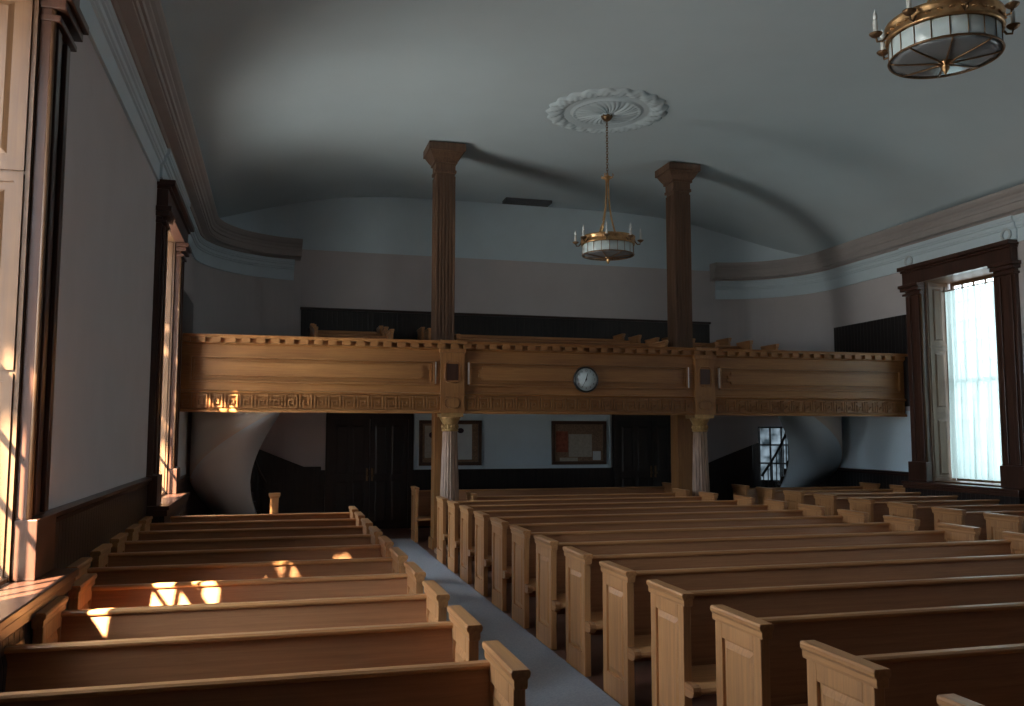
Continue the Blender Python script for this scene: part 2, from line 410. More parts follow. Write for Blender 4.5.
# ------------------------------------------------------------------ windows
def window(side, wy, idx, detail=True):
    X = WL if side < 0 else WR
    root = struct(empty('window_%d' % idx, (X, wy, 0)))
    o = lambda v: side*v        # outward offset in local x
    # casing: panelled pilasters, entablature with projecting cap, plinth blocks
    for s in (-1, 1):
        a, b = s*WH, s*(WH+.42)
        m = MB().box(o(-.07), o(.0), a, b, 1.05, 4.52)
        m.box(o(-.10), o(-.07), a+s*.05, a+s*.14, 1.42, 4.40).box(o(-.10), o(-.07), b-s*.14, b-s*.05, 1.42, 4.40)
        m.box(o(-.13), o(-.001), a-s*.012, b+s*.03, 1.051, 1.40)
        m.box(o(-.12), o(-.001), a-s*.010, b+s*.03, 4.42, 4.46).box(o(-.15), o(-.001), a-s*.014, b+s*.05, 4.50, 4.56).box(o(-.18), o(-.001), a-s*.018, b+s*.07, 4.561, 4.619)
        m.build('casing', 'casing', root, .006)
    m = MB().box(o(-.13), o(0), -WH-.42, WH+.42, 4.62, 4.84).box(o(-.16), o(0), -WH-.435, WH+.435, 4.84, 4.88)
    m.box(o(-.21), o(0), -WH-.455, WH+.455, 4.88, 4.95)
    m.build('entablature', 'casing', root, .006)
    # corner bead at the inside edge of the opening
    m = MB()
    for s in (-1, 1): m.tube([(o(-.075), s*(WH+.015), 1.1), (o(-.075), s*(WH+.015), 4.62)], .018)
    m.build('corner_bead', 'shutter', root)
    # sill and the boxed front below it
    m = MB().box(o(.0), o(.55), -WH+.001, WH-.001, 1.0, 1.049).box(o(-.27), o(-.0), -WH-.48, WH+.48, 1.0, 1.05).box(o(-.25), o(0), -WH-.46, WH+.46, .93, 1.0)
    m.build('window_sill', 'casing', root, .008)
    m = MB().box(o(-.22), o(0), -WH-.44, WH+.44, 0, .94)
    for k in range(3):
        ya = -WH-.34+k*.82; m.frustum((ya, ya+.74, .18, .84), (ya+.05, ya+.69, .23, .79), 'x', o(-.22), o(-.235))
    m.build('apron_box', 'wains', root)
    # folded panelled shutters lining the reveal
    for s in (-1, 1):
        a, b = s*(WH), s*(WH-.035)
        m = MB().box(o(.0), o(.47), a, b, 1.05, 4.62)
        for z0, z1 in ((1.13, 2.20), (2.32, 3.39), (3.51, 4.55)):
            m.box(o(.03), o(.08), b, b-s*.014, z0-.05, z1+.05).box(o(.39), o(.44), b, b-s*.014, z0-.05, z1+.05)
            m.box(o(.08), o(.39), b, b-s*.014, z0-.05, z0).box(o(.08), o(.39), b, b-s*.014, z1, z1+.05)
            m.frustum((o(.13), o(.34), z0+.05, z1-.05), (o(.16), o(.31), z0+.08, z1-.08), 'y', b, b-s*.012)
        m.build('shutter', 'shutter', root)
    MB().box(o(.005), o(.48), -WH+.04, WH-.04, 1.05, 1.075).build('sill_board', 'shutter', root, .004)
    MB().box(o(0), o(.55), -WH, WH, 4.62, 4.65).build('head_lining', 'shutter', root)
    # sashes
    cols, rows = 6, 10
    za, zb = 1.05, 4.62; zm = (za+zb)/2
    m = MB()
    y0, y1 = -WH+.03, WH-.03
    for (z0, z1, ox) in ((za, zm+.03, .49), (zm-.03, zb, .53)):
        m.box(o(ox), o(ox+.04), y0, y0+.06, z0, z1).box(o(ox), o(ox+.04), y1-.06, y1, z0, z1)
        m.box(o(ox), o(ox+.04), y0+.06, y1-.06, z0, z0+.07).box(o(ox), o(ox+.04), y0+.06, y1-.06, z1-.06, z1)
        for c in range(1, cols):
            yy = y0+(y1-y0)*c/cols; m.box(o(ox+.005), o(ox+.035), yy-.012, yy+.012, z0, z1)
        for r in range(1, rows//2):
            zz = z0+(z1-z0)*r/(rows//2); m.box(o(ox+.007), o(ox+.033), y0+.05, y1-.05, zz-.012, zz+.012)
    sash = m.build('sash', 'shutter', root)
    MB().box(o(.508), o(.512), y0+.03, y1-.03, za+.03, zm).box(o(.548), o(.552), y0+.03, y1-.03, zm, zb-.03).build('glass', 'glass', sash)
    return root
k = 1
for sd in (-1, 1):
    for wy in (WIN_Y):
        window(sd, wy, k); k += 1

# sheer curtain in the visible right window
m = MB(); vs = []; n = 180; nz = 14
yc = WIN_Y[0]
for j in range(nz+1):
    z = 1.12+(4.44-1.12)*j/nz
    for i in range(n+1):
        t = i/n; y = yc-.74+1.48*t
        a = .05*(.6+.4*(1-j/nz))
        vs.append((WR+.36+a*sin(t*2*pi*11+.5*sin(t*9))+.006*sin(z*3+t*20), y+.012*sin(z*2+t*30), z))
m.add(vs, [(j*(n+1)+i, j*(n+1)+i+1, (j+1)*(n+1)+i+1, (j+1)*(n+1)+i) for j in range(nz) for i in range(n)], True)
cur = empty('sheer_curtain', (0, 0, 0))
m.build('curtain_cloth', 'sheer', cur)
MB().tube([(WR+.36, yc-.79, 4.46), (WR+.36, yc+.79, 4.46)], .012).build('curtain_rod', 'brass_dark', cur)
tag(cur, 'sheer pale pleated curtain glowing in the tall right window', 'curtain')

# ------------------------------------------------------------------ carpets
def carpet(x0, x1, y0, y1, label):
    m = MB().box(x0, x1, y0, y1, 0, .012); tag(m.build('aisle_carpet', 'carpet', bevel=.004), label, 'carpet', 'carpets in the aisles')
carpet(1.035, 2.38, -1.0, 16.0, 'blue grey carpet runner in the left aisle between the pew blocks')
carpet(7.0, 8.32, -1.0, 15.3, 'blue grey carpet runner in the right aisle past the centre pews')

# ------------------------------------------------------------------ pews
PH = .90
def end_panel_mesh():
    t, c = .026, .008
    m = MB()
    y0, y1 = -.502, -.025
    m.box(-c, c, y0+.01, y1-.01, .01, PH)
    m.box(-t, t, y0, y0+.075, 0, PH).box(-t, t, y1-.075, y1, 0, PH)
    m.box(-t, t, y0+.075, y1-.075, PH-.11, PH).box(-t, t, y0+.075, y1-.075, 0, .17)
    for s in (-1, 1):
        m.frustum((y0+.085, y1-.085, .18, PH-.12), (y0+.12, y1-.12, .22, PH-.155), 'x', s*c, s*(t-.003))
    return m
def cap_mesh():
    prof = [(-.0265, PH-.03), (-.030, PH-.015), (-.030, PH+.008), (-.040, PH+.018), (-.042, PH+.036), (-.036, PH+.048),
            (.036, PH+.048), (.042, PH+.036), (.040, PH+.018), (.030, PH+.008), (.030, PH-.015), (.0265, PH-.03)]
    m = MB(); m.prism(prof, 'y', -.525, .002)
    return m
def make_pew(x0, x1, middle=True):
    """pew whose back is at local y=0 and whose seat points to -y"""
    L = x1-x0
    root = empty('church_pew')
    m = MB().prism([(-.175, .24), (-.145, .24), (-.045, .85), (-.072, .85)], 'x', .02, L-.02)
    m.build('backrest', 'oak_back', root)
    m = MB().prism([(-.088, .842), (-.094, .850), (-.094, .862), (-.084, .872), (-.038, .872), (-.030, .862), (-.030, .850), (-.036, .842)], 'x', .02, L-.02)
    m.build('top_rail', 'oak_x', root)
    m = MB().prism([(-.17, .425), (-.56, .415), (-.60, .41), (-.612, .395), (-.612, .385), (-.60, .375), (-.17, .39)], 'x', .02, L-.02)
    m.build('seat', 'oak_x', root)
    scroll = [(-.49, .43), (-.585, .43), (-.61, .42), (-.618, .40), (-.612, .375), (-.595, .36), (-.57, .352), (-.49, .35)]
    for x in (0., L):
        e = end_panel_mesh().build('end_panel', 'oak_z', root, .004); e.location = (x, 0, 0)
        cap_mesh().build('end_cap', 'oak_y', e, .003)
        s = 1 if x == 0 else -1
        MB().prism(scroll, 'x', -.022, .028).build('seat_scroll', 'oak_y', e)
    n = max(1, round(L/1.6))
    for i in range(1, n):
        xx = L*i/n
        MB().prism([(-.15, 0), (-.46, 0), (-.50, .1), (-.52, .385), (-.17, .385)], 'x', xx-.015, xx+.015).build('seat_support', 'oak_z', root)
    return root
CX0, CX1 = 2.415, 6.95
LX1 = .985
words = ['first', 'second', 'third', 'fourth', 'fifth', 'sixth', 'seventh', 'eighth', 'ninth', 'tenth', 'eleventh', 'twelfth', 'thirteenth', 'fourteenth']
def yc_(k): return 3.69+.8765*k
def yl_(k): return 4.055+.8626*k
proto = make_pew(CX0, CX1)
protoK = make_pew(CX0, 6.80)
for i, k in enumerate(range(-1, 12)):
    o = proto if i == 0 else (protoK if k == 11 else copy_tree(proto))
    o.location = (CX0, yc_(k), 0)
    tag(o, 'long oak pew in the centre block, %s row from the camera' % words[i], 'pew', 'pews of the centre block')
p2 = make_pew(3.06, 6.74); p2.location = (3.06, yc_(12), 0)
tag(p2, 'shorter oak pew set between the two fluted columns', 'pew')
p3 = make_pew(CX0, 7.35); p3.location = (CX0, yc_(14), 0)
tag(p3, 'rearmost long oak pew under the gallery, before the notice boards', 'pew')
# left block
protoL = make_pew(WL+.07, LX1)
protoS = make_pew(-1.20, LX1)
usedL = usedS = False
for k in range(0, 10):
    short = k in (2, 3)
    if short:
        o = copy_tree(protoS) if usedS else protoS; usedS = True; o.location = (-1.20, yl_(k), 0)
    else:
        o = copy_tree(protoL) if usedL else protoL; usedL = True; o.location = (WL+.07, yl_(k), 0)
    extra = {3: ', with sun patches', 2: ', ending short of the wall'}.get(k, '')
    tag(o, 'oak pew in the left block, %s row from the camera%s' % (words[k], extra), 'pew', 'pews of the left block')
# right block
protoR = make_pew(8.37, WR-.07)
for i, k in enumerate(range(4, 14)):
    o = copy_tree(protoR) if i else protoR
    o.location = (8.37, yc_(k), 0)
    tag(o, 'oak pew in the right block by the wall, %s row in view' % words[i], 'pew', 'pews of the right block')

# oak post with cap standing behind the left block
np_ = empty('newel_post', (.0, 14.57, 0))
MB().box(-.065, .065, -.05, .05, 0, .90).build('post', 'oak_z', np_, .004)
MB().frustum((-.075, .075, -.06, .06), (-.09, .09, -.075, .075), 'z', .88, .91).box(-.09, .09, -.075, .075, .91, .95).build('post_cap', 'oak_x', np_, .005)
tag(np_, 'short oak post with a flat cap behind the left pews', 'post')

# ------------------------------------------------------------------ gallery
struct(MB().box(WL, WR, GY+.1, YB, 2.32, 2.45).build('gallery_floor', 'white'))
tiers = [(14.05, 15.35, 2.62), (15.35, 16.2, 2.78), (16.2, 17.05, 2.92), (17.05, YB-.04, 3.04)]
for a, b, z in tiers:
    struct(MB().box(WL+RC*.9, WR-RC*.9, a, b, 2.45, z).build('gallery_floor_step', 'floor'))

gal = empty('gallery_balcony', (XM, GY, 0))
gx = lambda x: x-XM
XA, XZ = gx(WL+.03), gx(WR-.05)
# core board, local y: 0 is the face plane, minus is toward the nave
m = MB().box(XA, XZ, .0, .12, 2.22, 3.25)
m.build('fascia_board', 'gal_x', gal)
m = MB().prism([(0, 2.21), (-.05, 2.21), (-.055, 2.235), (-.03, 2.26), (0, 2.265)], 'x', XA, XZ)
m.prism([(0, 2.495), (-.03, 2.50), (-.045, 2.52), (-.03, 2.535), (0, 2.54)], 'x', XA, XZ)
m.build('lower_moulding', 'gal_x', gal)
# crown with dentils
m = MB().prism([(.14, 3.22), (0, 3.22), (-.02, 3.235), (-.02, 3.25), (-.05, 3.25), (-.05, 3.315), (-.13, 3.315), (-.135, 3.335), (-.15, 3.345), (-.155, 3.36), (.14, 3.365)], 'x', XA-.0, XZ+.0)
x = XA+.05
while x < XZ-.08:
    m.box(x, x+.125, -.125, -.045, 3.245, 3.316); x += .212
m.build('dentil_cornice', 'gal_x', gal)
# greek key band
def key_unit(m, x, z0, h, y, d):
    def b(a0, a1, c0, c1): m.box(x+a0, x+a1, y, y-d, z0+c0, z0+c1)
    b(0, .022, 0, h)                                   # upright between the units
    b(.048, .191, h-.022, h); b(.169, .191, .022, h-.022); b(.048, .191, 0, .022)
    b(.048, .070, .022, .128); b(.070, .144, .106, .128); b(.122, .144, .052, .106); b(.094, .122, .052, .074)
blocks = [(gx(2.50), gx(2.88)), (gx(6.93), gx(7.29))]
for xa, xb in ((XA+.02, blocks[0][0]-.01), (blocks[0][1]+.01, blocks[1][0]-.01), (blocks[1][1]+.01, XZ-.02)):
    m = MB(); nk = round((xb-xa)/.213); st = (xb-xa)/nk
    m.box(xa, xb, 0, -.004, 2.28, 2.48)
    for i in range(nk): key_unit(m, xa+i*st+.002, 2.282, .196, -.004, .04)
    m.build('greek_key_band', 'gal_x', gal)
# long sunk panels between the pilaster blocks
def longpanel(x0, x1, name='panel_moulding'):
    z0, z1 = 2.66, 3.05
    m = MB()
    def frame(a, b, c, d, w, y):
        m.box(a, b, 0, -y, c, c+w).box(a, b, 0, -y, d-w, d).box(a, a+w, 0, -y, c+w, d-w).box(b-w, b, 0, -y, c+w, d-w)
    frame(x0, x1, z0, z1, .026, .05); frame(x0+.045, x1-.045, z0+.045, z1-.045, .014, .022)
    # inner field with hollowed ends
    zc = (z0+z1)/2
    a, b = x0+.12, x1-.12
    pts = [(a+.10, zc-.10), (b-.10, zc-.10), (b-.09, zc-.06), (b-.03, zc-.05), (b-.05, zc), (b-.03, zc+.05), (b-.09, zc+.06), (b-.10, zc+.10),
           (a+.10, zc+.10), (a+.09, zc+.06), (a+.03, zc+.05), (a+.05, zc), (a+.03, zc-.05), (a+.09, zc-.06)]
    m.prism(pts, 'y', 0, -.036)
    return m.build(name, 'gal_x', gal)
longpanel(gx(-1.26), gx(2.41)); longpanel(gx(2.97), gx(6.80)); longpanel(gx(7.41), gx(11.08))
for xx in (2.41, 2.97, 6.80, 7.41):  # glare on the end mouldings, put in as pale strips
    MB().box(gx(xx)-.022, gx(xx)+.022, 0, -.045, 2.68, 3.03).build('end_glare_strip', 'strip', gal, .004)['label'] = 'pale narrow upright strip painting the glare at the panel end'
# pilaster blocks
for a, b in blocks:
    m = MB().box(a, b, 0, -.07, 2.22, 3.24).box(a-.01, b+.01, 0, -.085, 2.22, 2.27).box(a-.01, b+.01, 0, -.085, 2.49, 2.54)
    m.box(a-.02, b+.02, 0, -.10, 3.18, 3.25).box(a-.03, b+.03, 0, -.175, 3.315, 3.37)
    c = (a+b)/2; w = .12
    def octf(m, z0, z1, w, y, t=.018):
        k = .045
        P = [(c-w+k, z0), (c+w-k, z0), (c+w, z0+k), (c+w, z1-k), (c+w-k, z1), (c-w+k, z1), (c-w, z1-k), (c-w, z0+k)]
        P = [(px, -y, pz) for px, pz in P]; P.append(P[0]); P.append(P[1])
        m.tube(P, t/2, 6)
    octf(m, 2.70, 3.04, w, .075); octf(m, 2.30, 2.46, w, .075)
    blk = m.build('pilaster_block', 'gal_z', gal)
    MB().box(c-w+.03, c+w-.03, -.07, -.076, 2.74, 3.0).build('inset_panel', 'casing', blk)
tag(gal, 'long carved oak gallery front with dentils and Greek key band', 'balcony front')

# clock on the gallery front
ck = empty('round_clock', (4.945, GY-.03, 2.79))
import mathutils
def rot_lathe(prof, n):
    m = MB(); m.lathe(prof, n)
    m.v = [(x, -z, y) for x, y, z in m.v]; return m
rot_lathe([(.19, -.02), (.212, -.02), (.218, .0), (.216, .03), (.205, .042), (.192, .044), (.188, .030), (.188, .02)], 48).build('clock_rim', 'black', ck)
rot_lathe([(.0, .02), (.19, .02), (.19, .026), (.0, .026)], 48).build('clock_face', 'face', ck)
def hand(ang, L, w, y, nm):
    a = R(ang); dx, dz = sin(a), cos(a); px, pz = dz, -dx
    pts = [(-dx*.03-px*w, -dz*.03-pz*w), (-dx*.03+px*w, -dz*.03+pz*w), (dx*L+px*w*.5, dz*L+pz*w*.5), (dx*L-px*w*.5, dz*L-pz*w*.5)]
    MB().prism(pts, 'y', -y, -y-.003).build(nm, 'black', ck)
hand(15, .10, .0085, .029, 'hour_hand'); hand(209, .14, .004, .034, 'minute_hand')
MB().add(*(lambda m: (m.v, m.f))(rot_lathe([(0, .026), (.012, .026), (.012, .04), (0, .042)], 12))).build('hand_hub', 'black', ck)
for n_ in range(1, 13):
    a = R(30*n_)
    cu = bpy.data.curves.new('numeral', 'FONT'); cu.body = str(n_); cu.size = .048; cu.align_x = 'CENTER'; cu.align_y = 'CENTER'; cu.extrude = .0008
    cu.materials.append(M['black'])
    tt = bpy.data.objects.new('numeral_text', cu)
    me = bpy.data.meshes.new_from_object(tt); bpy.data.objects.remove(tt); bpy.data.curves.remove(cu)
    t = bpy.data.objects.new('numeral', me); C.objects.link(t); t.parent = ck
    t.location = (.148*sin(a), -.028, .148*cos(a)); t.rotation_euler = (pi/2, 0, 0)
tag(ck, 'round wall clock with black rim and pale face on the gallery front', 'clock')

# square pillars from floor to vault
def pillar(x, lab):
    root = empty('square_pillar', (x, 14.6, 0)); top = ceil_z(x, 14.6)
    MB().box(-.15, .15, -.15, .15, 0, 2.33).box(-.18, .18, -.18, .18, 0, .18).build('lower_shaft', 'gal_z', root, .006)
    m = MB().box(-.155, .155, -.155, .155, 2.33, top-.45)
    for s in (-1, 1):     # fluted faces: raised fillets
        for q in (-.145, -.085, -.03, .03, .085, .145):
            m.box(q-.013, q+.013, s*.155, s*.172, 2.5, top-.55); m.box(s*.155, s*.172, q-.013, q+.013, 2.5, top-.55)
    m.build('upper_shaft', 'pillar', root)
    m = MB(); z = top-.50
    steps = [(.185, z, z+.05), (.17, z+.05, z+.17), (.20, z+.17, z+.21)]
    for w, a, b in steps: m.box(-w, w, -w, w, a, b)
    q = [(.20, z+.21), (.235, z+.26), (.275, z+.33), (.29, z+.36)]
    for (w0, a), (w1, b) in zip(q, q[1:]): m.frustum((-w0, w0, -w0, w0), (-w1, w1, -w1, w1), 'z', a, b)
    m.box(-.315, .315, -.315, .315, z+.36, z+.49)
    m.build('pillar_capital', 'pillar', root, .006)
    tag(root, lab, 'pillar', 'tall square pillars')
pillar(2.69, 'tall brown square pillar rising to the ceiling, left of the hanging chandelier')
pillar(7.09, 'tall brown square pillar rising to the ceiling, right of the hanging chandelier')

def column(x, lab):
    root = empty('fluted_column', (x, GY+.12, 0))
    fl = lambda t, z: 1-.09*abs(cos(t*9))**.7
    MB().lathe([(.150, .14), (.152, .5), (.146, 1.0), (.132, 1.5), (.118, 1.93)], 144, mod=fl).build('column_shaft', 'column', root)
    MB().box(-.2, .2, -.2, .2, 0, .07).lathe([(.19, .07), (.2, .09), (.19, .115), (.165, .13), (.155, .145)], 40).build('column_base', 'column', root)
    m = MB().lathe([(.118, 1.93), (.135, 1.935), (.135, 1.955), (.118, 1.965), (.118, 2.05), (.13, 2.06), (.13, 2.075), (.15, 2.11), (.168, 2.14), (.17, 2.16)], 48)
    for i in range(16):
        a = 2*pi*i/16; m.tube([(.12*cos(a), .12*sin(a), 1.965), (.132*cos(a), .132*sin(a), 2.0), (.128*cos(a), .128*sin(a), 2.045)], [.012, .016, .006], 6)
    m.box(-.18, .18, -.18, .18, 2.16, 2.225)
    m.build('column_capital', 'gilt', root)
    tag(root, lab, 'column', 'fluted columns under the gallery')
column(2.69, 'fluted round column under the gallery, beside the left aisle')
column(7.09, 'fluted round column under the gallery, near the right stairs')

# gallery pews
def gal_pew(x0, x1, y, z, label):
    o = make_pew(x0, x1); o.name = 'gallery_pew'; o.location = (x0, y, z); tag(o, label, 'pew', 'pews up in the gallery')
    return o
gt = [(14.98, 2.62), (15.9, 2.78), (16.75, 2.92), (17.6, 3.04)]
for i, (y, z) in enumerate(gt):
    w = ['first', 'second', 'third', 'last'][i]
    if i: gal_pew(.62, 1.93, y, z, 'short oak gallery pew at the left stairs, %s row behind the front' % w)
    gal_pew(2.93 if i == 0 else 2.75, 6.75 if i == 0 else 7.0, y, z, 'long oak gallery pew between the square pillars, %s row behind the front' % w)
    if i < 3: gal_pew(7.75, 9.0, y, z, 'short oak gallery pew at the right stairs, %s row behind the front' % w)

# ------------------------------------------------------------------ curved stairs
def stairs(side, lab):
    cx, cy = .13, 16.2
    ro, ri = 1.55, .55
    mxx = (lambda x: x) if side < 0 else (lambda x: (WL+WR)-x)
    root = empty('curved_staircase', (mxx(cx), cy, 0))
    def P(a, r, z):
        t = R(a)
        wx, wy = cx-r*cos(t)-(WL+RC), cy-r*sin(t)-YC
        if wy > 0 and math.hypot(wx, wy) > RC-.06:      # keep inside the rounded corner wall
            q = (RC-.06)/math.hypot(wx, wy); wx *= q; wy *= q
            xx, yy = wx+WL+RC-cx, wy+YC-cy
            return ((xx if side < 0 else -xx), yy, z)
        xx = -r*cos(t); return ((xx if side < 0 else -xx), -r*sin(t), z)
    zs = lambda a: max(.0, min(2.34, .95+.0155*a))
    A = [-60+ (90+60)*i/60 for i in range(61)]
    m = MB(); vs = []; fs = []
    for a in A:
        z = zs(a)
        for r_ in (ri, (ri+ro)/2, ro): vs.append(P(a, r_, z))
        for r_ in (ro, (ri+ro)/2, ri): vs.append(P(a, r_, z+.02 if z < .1 else z+.12))
    n = 6
    for i in range(len(A)-1):
        for k in range(n): fs.append((i*n+k, i*n+(k+1)%n, (i+1)*n+(k+1)%n, (i+1)*n+k))
    fs += [tuple(range(n)), tuple((len(A)-1)*n+k for k in range(n))[::-1]]
    m.add(vs, fs, True); m.build('stair_soffit', 'white', root)
    m = MB(); N = 14
    for i in range(N):
        a0 = -60+150*i/N; a1 = -60+150*(i+1)/N; za, zb = zs(a1)+.02, zs(a1)+.16
        q = [P(a0, ri+.01, 0), P(a1, ri+.01, 0), P(a1, ro-.01, 0), P(a0, ro-.01, 0)]
        m.add([(x, y, za) for x, y, _ in q]+[(x, y, zb) for x, y, _ in q], [(0,1,2,3),(4,5,6,7),(0,1,5,4),(1,2,6,5),(2,3,7,6),(3,0,4,7)])
    m.build('steps', 'door', root)
    # enclosing plaster wall above the outer edge of the soffit
    m = MB(); vs = []; fs = []
    A2 = [-4+(93)*i/40 for i in range(41)]
    for a in A2:
        z = min(zs(a), 2.33)
        vs += [P(a, ro+.012, z), P(a, ro-.05, z), P(a, ro-.05, 2.34), P(a, ro+.012, 2.34)]
    for i in range(len(A2)-1):
        for k in range(4): fs.append((i*4+k, i*4+(k+1)%4, (i+1)*4+(k+1)%4, (i+1)*4+k))
    fs += [(0, 1, 2, 3), tuple(len(vs)-4+k for k in range(4))[::-1]]
    m.add(vs, fs, True)
    m.build('stair_wall', 'wall_light', root)
    m = MB()
    m.tube([P(a, ri+.04, zs(a)+.98) for a in A if zs(a)+.98 < 2.25], .025)
    for a in range(-56, 20, 9):
        m.tube([P(a, ri+.04, zs(a)+.14), P(a, ri+.04, zs(a)+.98)], .011, 6)
    m.build('handrail', 'door', root)
    tag(root, lab, 'staircase', 'curved stairs to the gallery')
stairs(-1, 'curved staircase with white plaster underside in the left back corner')
stairs(1, 'curved staircase with white plaster underside in the right back corner')

# small daylit window behind the right stairs
w7 = struct(empty('window_7', (10.56, 17.12, 0), R(-45)))
m = MB()
for xx in (-.36, -.12, .12, .36): m.box(xx-.018, xx+.018, -.03, .03, .85, 2.05)
for zz in (.87, 1.25, 1.65, 2.03): m.box(-.37, .37, -.03, .03, zz-.018, zz+.018)
m.build('window_frame', 'door', w7)
MB().box(-.36, .36, .0, .01, .87, 2.03).build('glass', 'litpane', w7)

# ------------------------------------------------------------------ notice cases
def board(x0, x1, lab):
    root = empty('notice_board', ((x0+x1)/2, YB-.035, 0)); h = (x1-x0)/2; z0, z1 = 1.24, 2.16
    m = MB().box(-h, h, -.06, 0, z0, z0+.07).box(-h, h, -.06, 0, z1-.07, z1).box(-h, -h+.07, -.06, 0, z0+.07, z1-.07).box(h-.07, h, -.06, 0, z0+.07, z1-.07)
    m.build('frame', 'brownframe', root, .005)
    MB().box(-h+.06, h-.06, -.015, 0, z0+.06, z1-.06).build('backing', 'cork', root)
    tag(root, lab, 'notice board', 'notice boards under the gallery'); return root
board(2.80, 4.10, 'framed notice board partly hidden behind the left fluted column')
board(5.62, 6.84, 'framed notice board with red and pale sheets beside the dark right doors')
def sheet(x0, x1, z0, z1, mat, lab, name='paper_notice'):
    o = MB().box(x0, x1, YB-.0545, YB-.0515, z0, z1).build(name, mat); tag(o, lab, 'paper', 'sheets on the notice boards'); return o
s_ = sheet(3.47, 3.90, 1.36, 2.08, 'paperw', 'tall white poster with a dark emblem, right of the left column')
m = MB(); m.lathe([(0, 0), (.07, 0), (.07, .002), (0, .002)], 9); m.v = [(3.66+x, YB-.0555-z, 1.95+y*.8) for x, y, z in m.v]; m.build('printed_emblem', 'ink', s_)
s2 = sheet(2.92, 3.22, 1.40, 2.05, 'paperb', 'tan sheet with dark marks on the left notice board')
m = MB(); m.lathe([(0, 0), (.06, 0), (.06, .002), (0, .002)], 7); m.v = [(3.06+x, YB-.0555-z, 1.86+y) for x, y, z in m.v]; m.build('printed_mark', 'ink', s2)
sheet(5.72, 5.98, 1.50, 1.94, 'paperr', 'dark red poster at the left of the right notice board')
sheet(6.00, 6.52, 1.40, 1.88, 'paperb', 'large beige document in the middle of the right notice board')
sheet(5.80, 6.20, 1.31, 1.385, 'paperb', 'low beige strip under the posters on the right notice board')
sheet(6.54, 6.72, 1.33, 1.52, 'paperw', 'small white card at the lower right of the right notice board')

# ------------------------------------------------------------------ ceiling medallion, vent, chandeliers
def medallion(y, lab):
    m = MB(); NR, NT = 44, 192; Rm = .95; zt = ceil_z(XM, y)
    vs = []
    for i in range(NR+1):
        r = Rm*i/NR
        for j in range(NT):
            t = 2*pi*j/NT
            rr = r
            h = .008
            if r > .68:                      # outer ring of scrolling leaves
                u = (r-.68)/.27
                h += (.020+.026*abs(sin(t*11+3.0*u))+.014*abs(sin(t*22-5*u)))*sin(pi*min(1, u*1.02))**.6
                rr = .68 + (r-.68)*(1+.10*sin(t*22)*u)
            elif r < .56:                    # swirling acanthus rosette
                u = r/.56
                h += .045*(1-u**3)*(.3+.7*abs(sin(t*4+2.6*u))) + .020*abs(sin(t*16+9*u))*(1-u**4)
                if r > .50: h += .016
            if r < .10: h = .085
            if i == NR: h = -.01
            vs.append((rr*cos(t), rr*sin(t), -h))
    fs = [(i*NT+j, i*NT+(j+1)%NT, (i+1)*NT+(j+1)%NT, (i+1)*NT+j) for i in range(NR) for j in range(NT)]
    m.add(vs, fs, True)
    o = m.build('ceiling_medallion', 'ceil'); o.location = (XM, y, zt)
    tag(o, lab, 'ceiling rose')
medallion(12.53, 'ornate white plaster ceiling rose above the distant chandelier')

vt = MB()
vt.box(-.5, .5, -.16, -.13, -.06, 0).box(-.5, .5, .13, .16, -.06, 0).box(-.5, -.47, -.16, .16, -.06, 0).box(.47, .5, -.16, .16, -.06, 0)
for i in range(7): vt.box(-.48, .48, -.115+.036*i, -.10+.036*i, -.05, -.01)
o = vt.build('ceiling_vent', 'vent'); o.location = (5.0, 17.45, ceil_z(5.0, 17.45)-.0); tag(o, 'dark slatted vent in the ceiling by the back wall', 'vent')

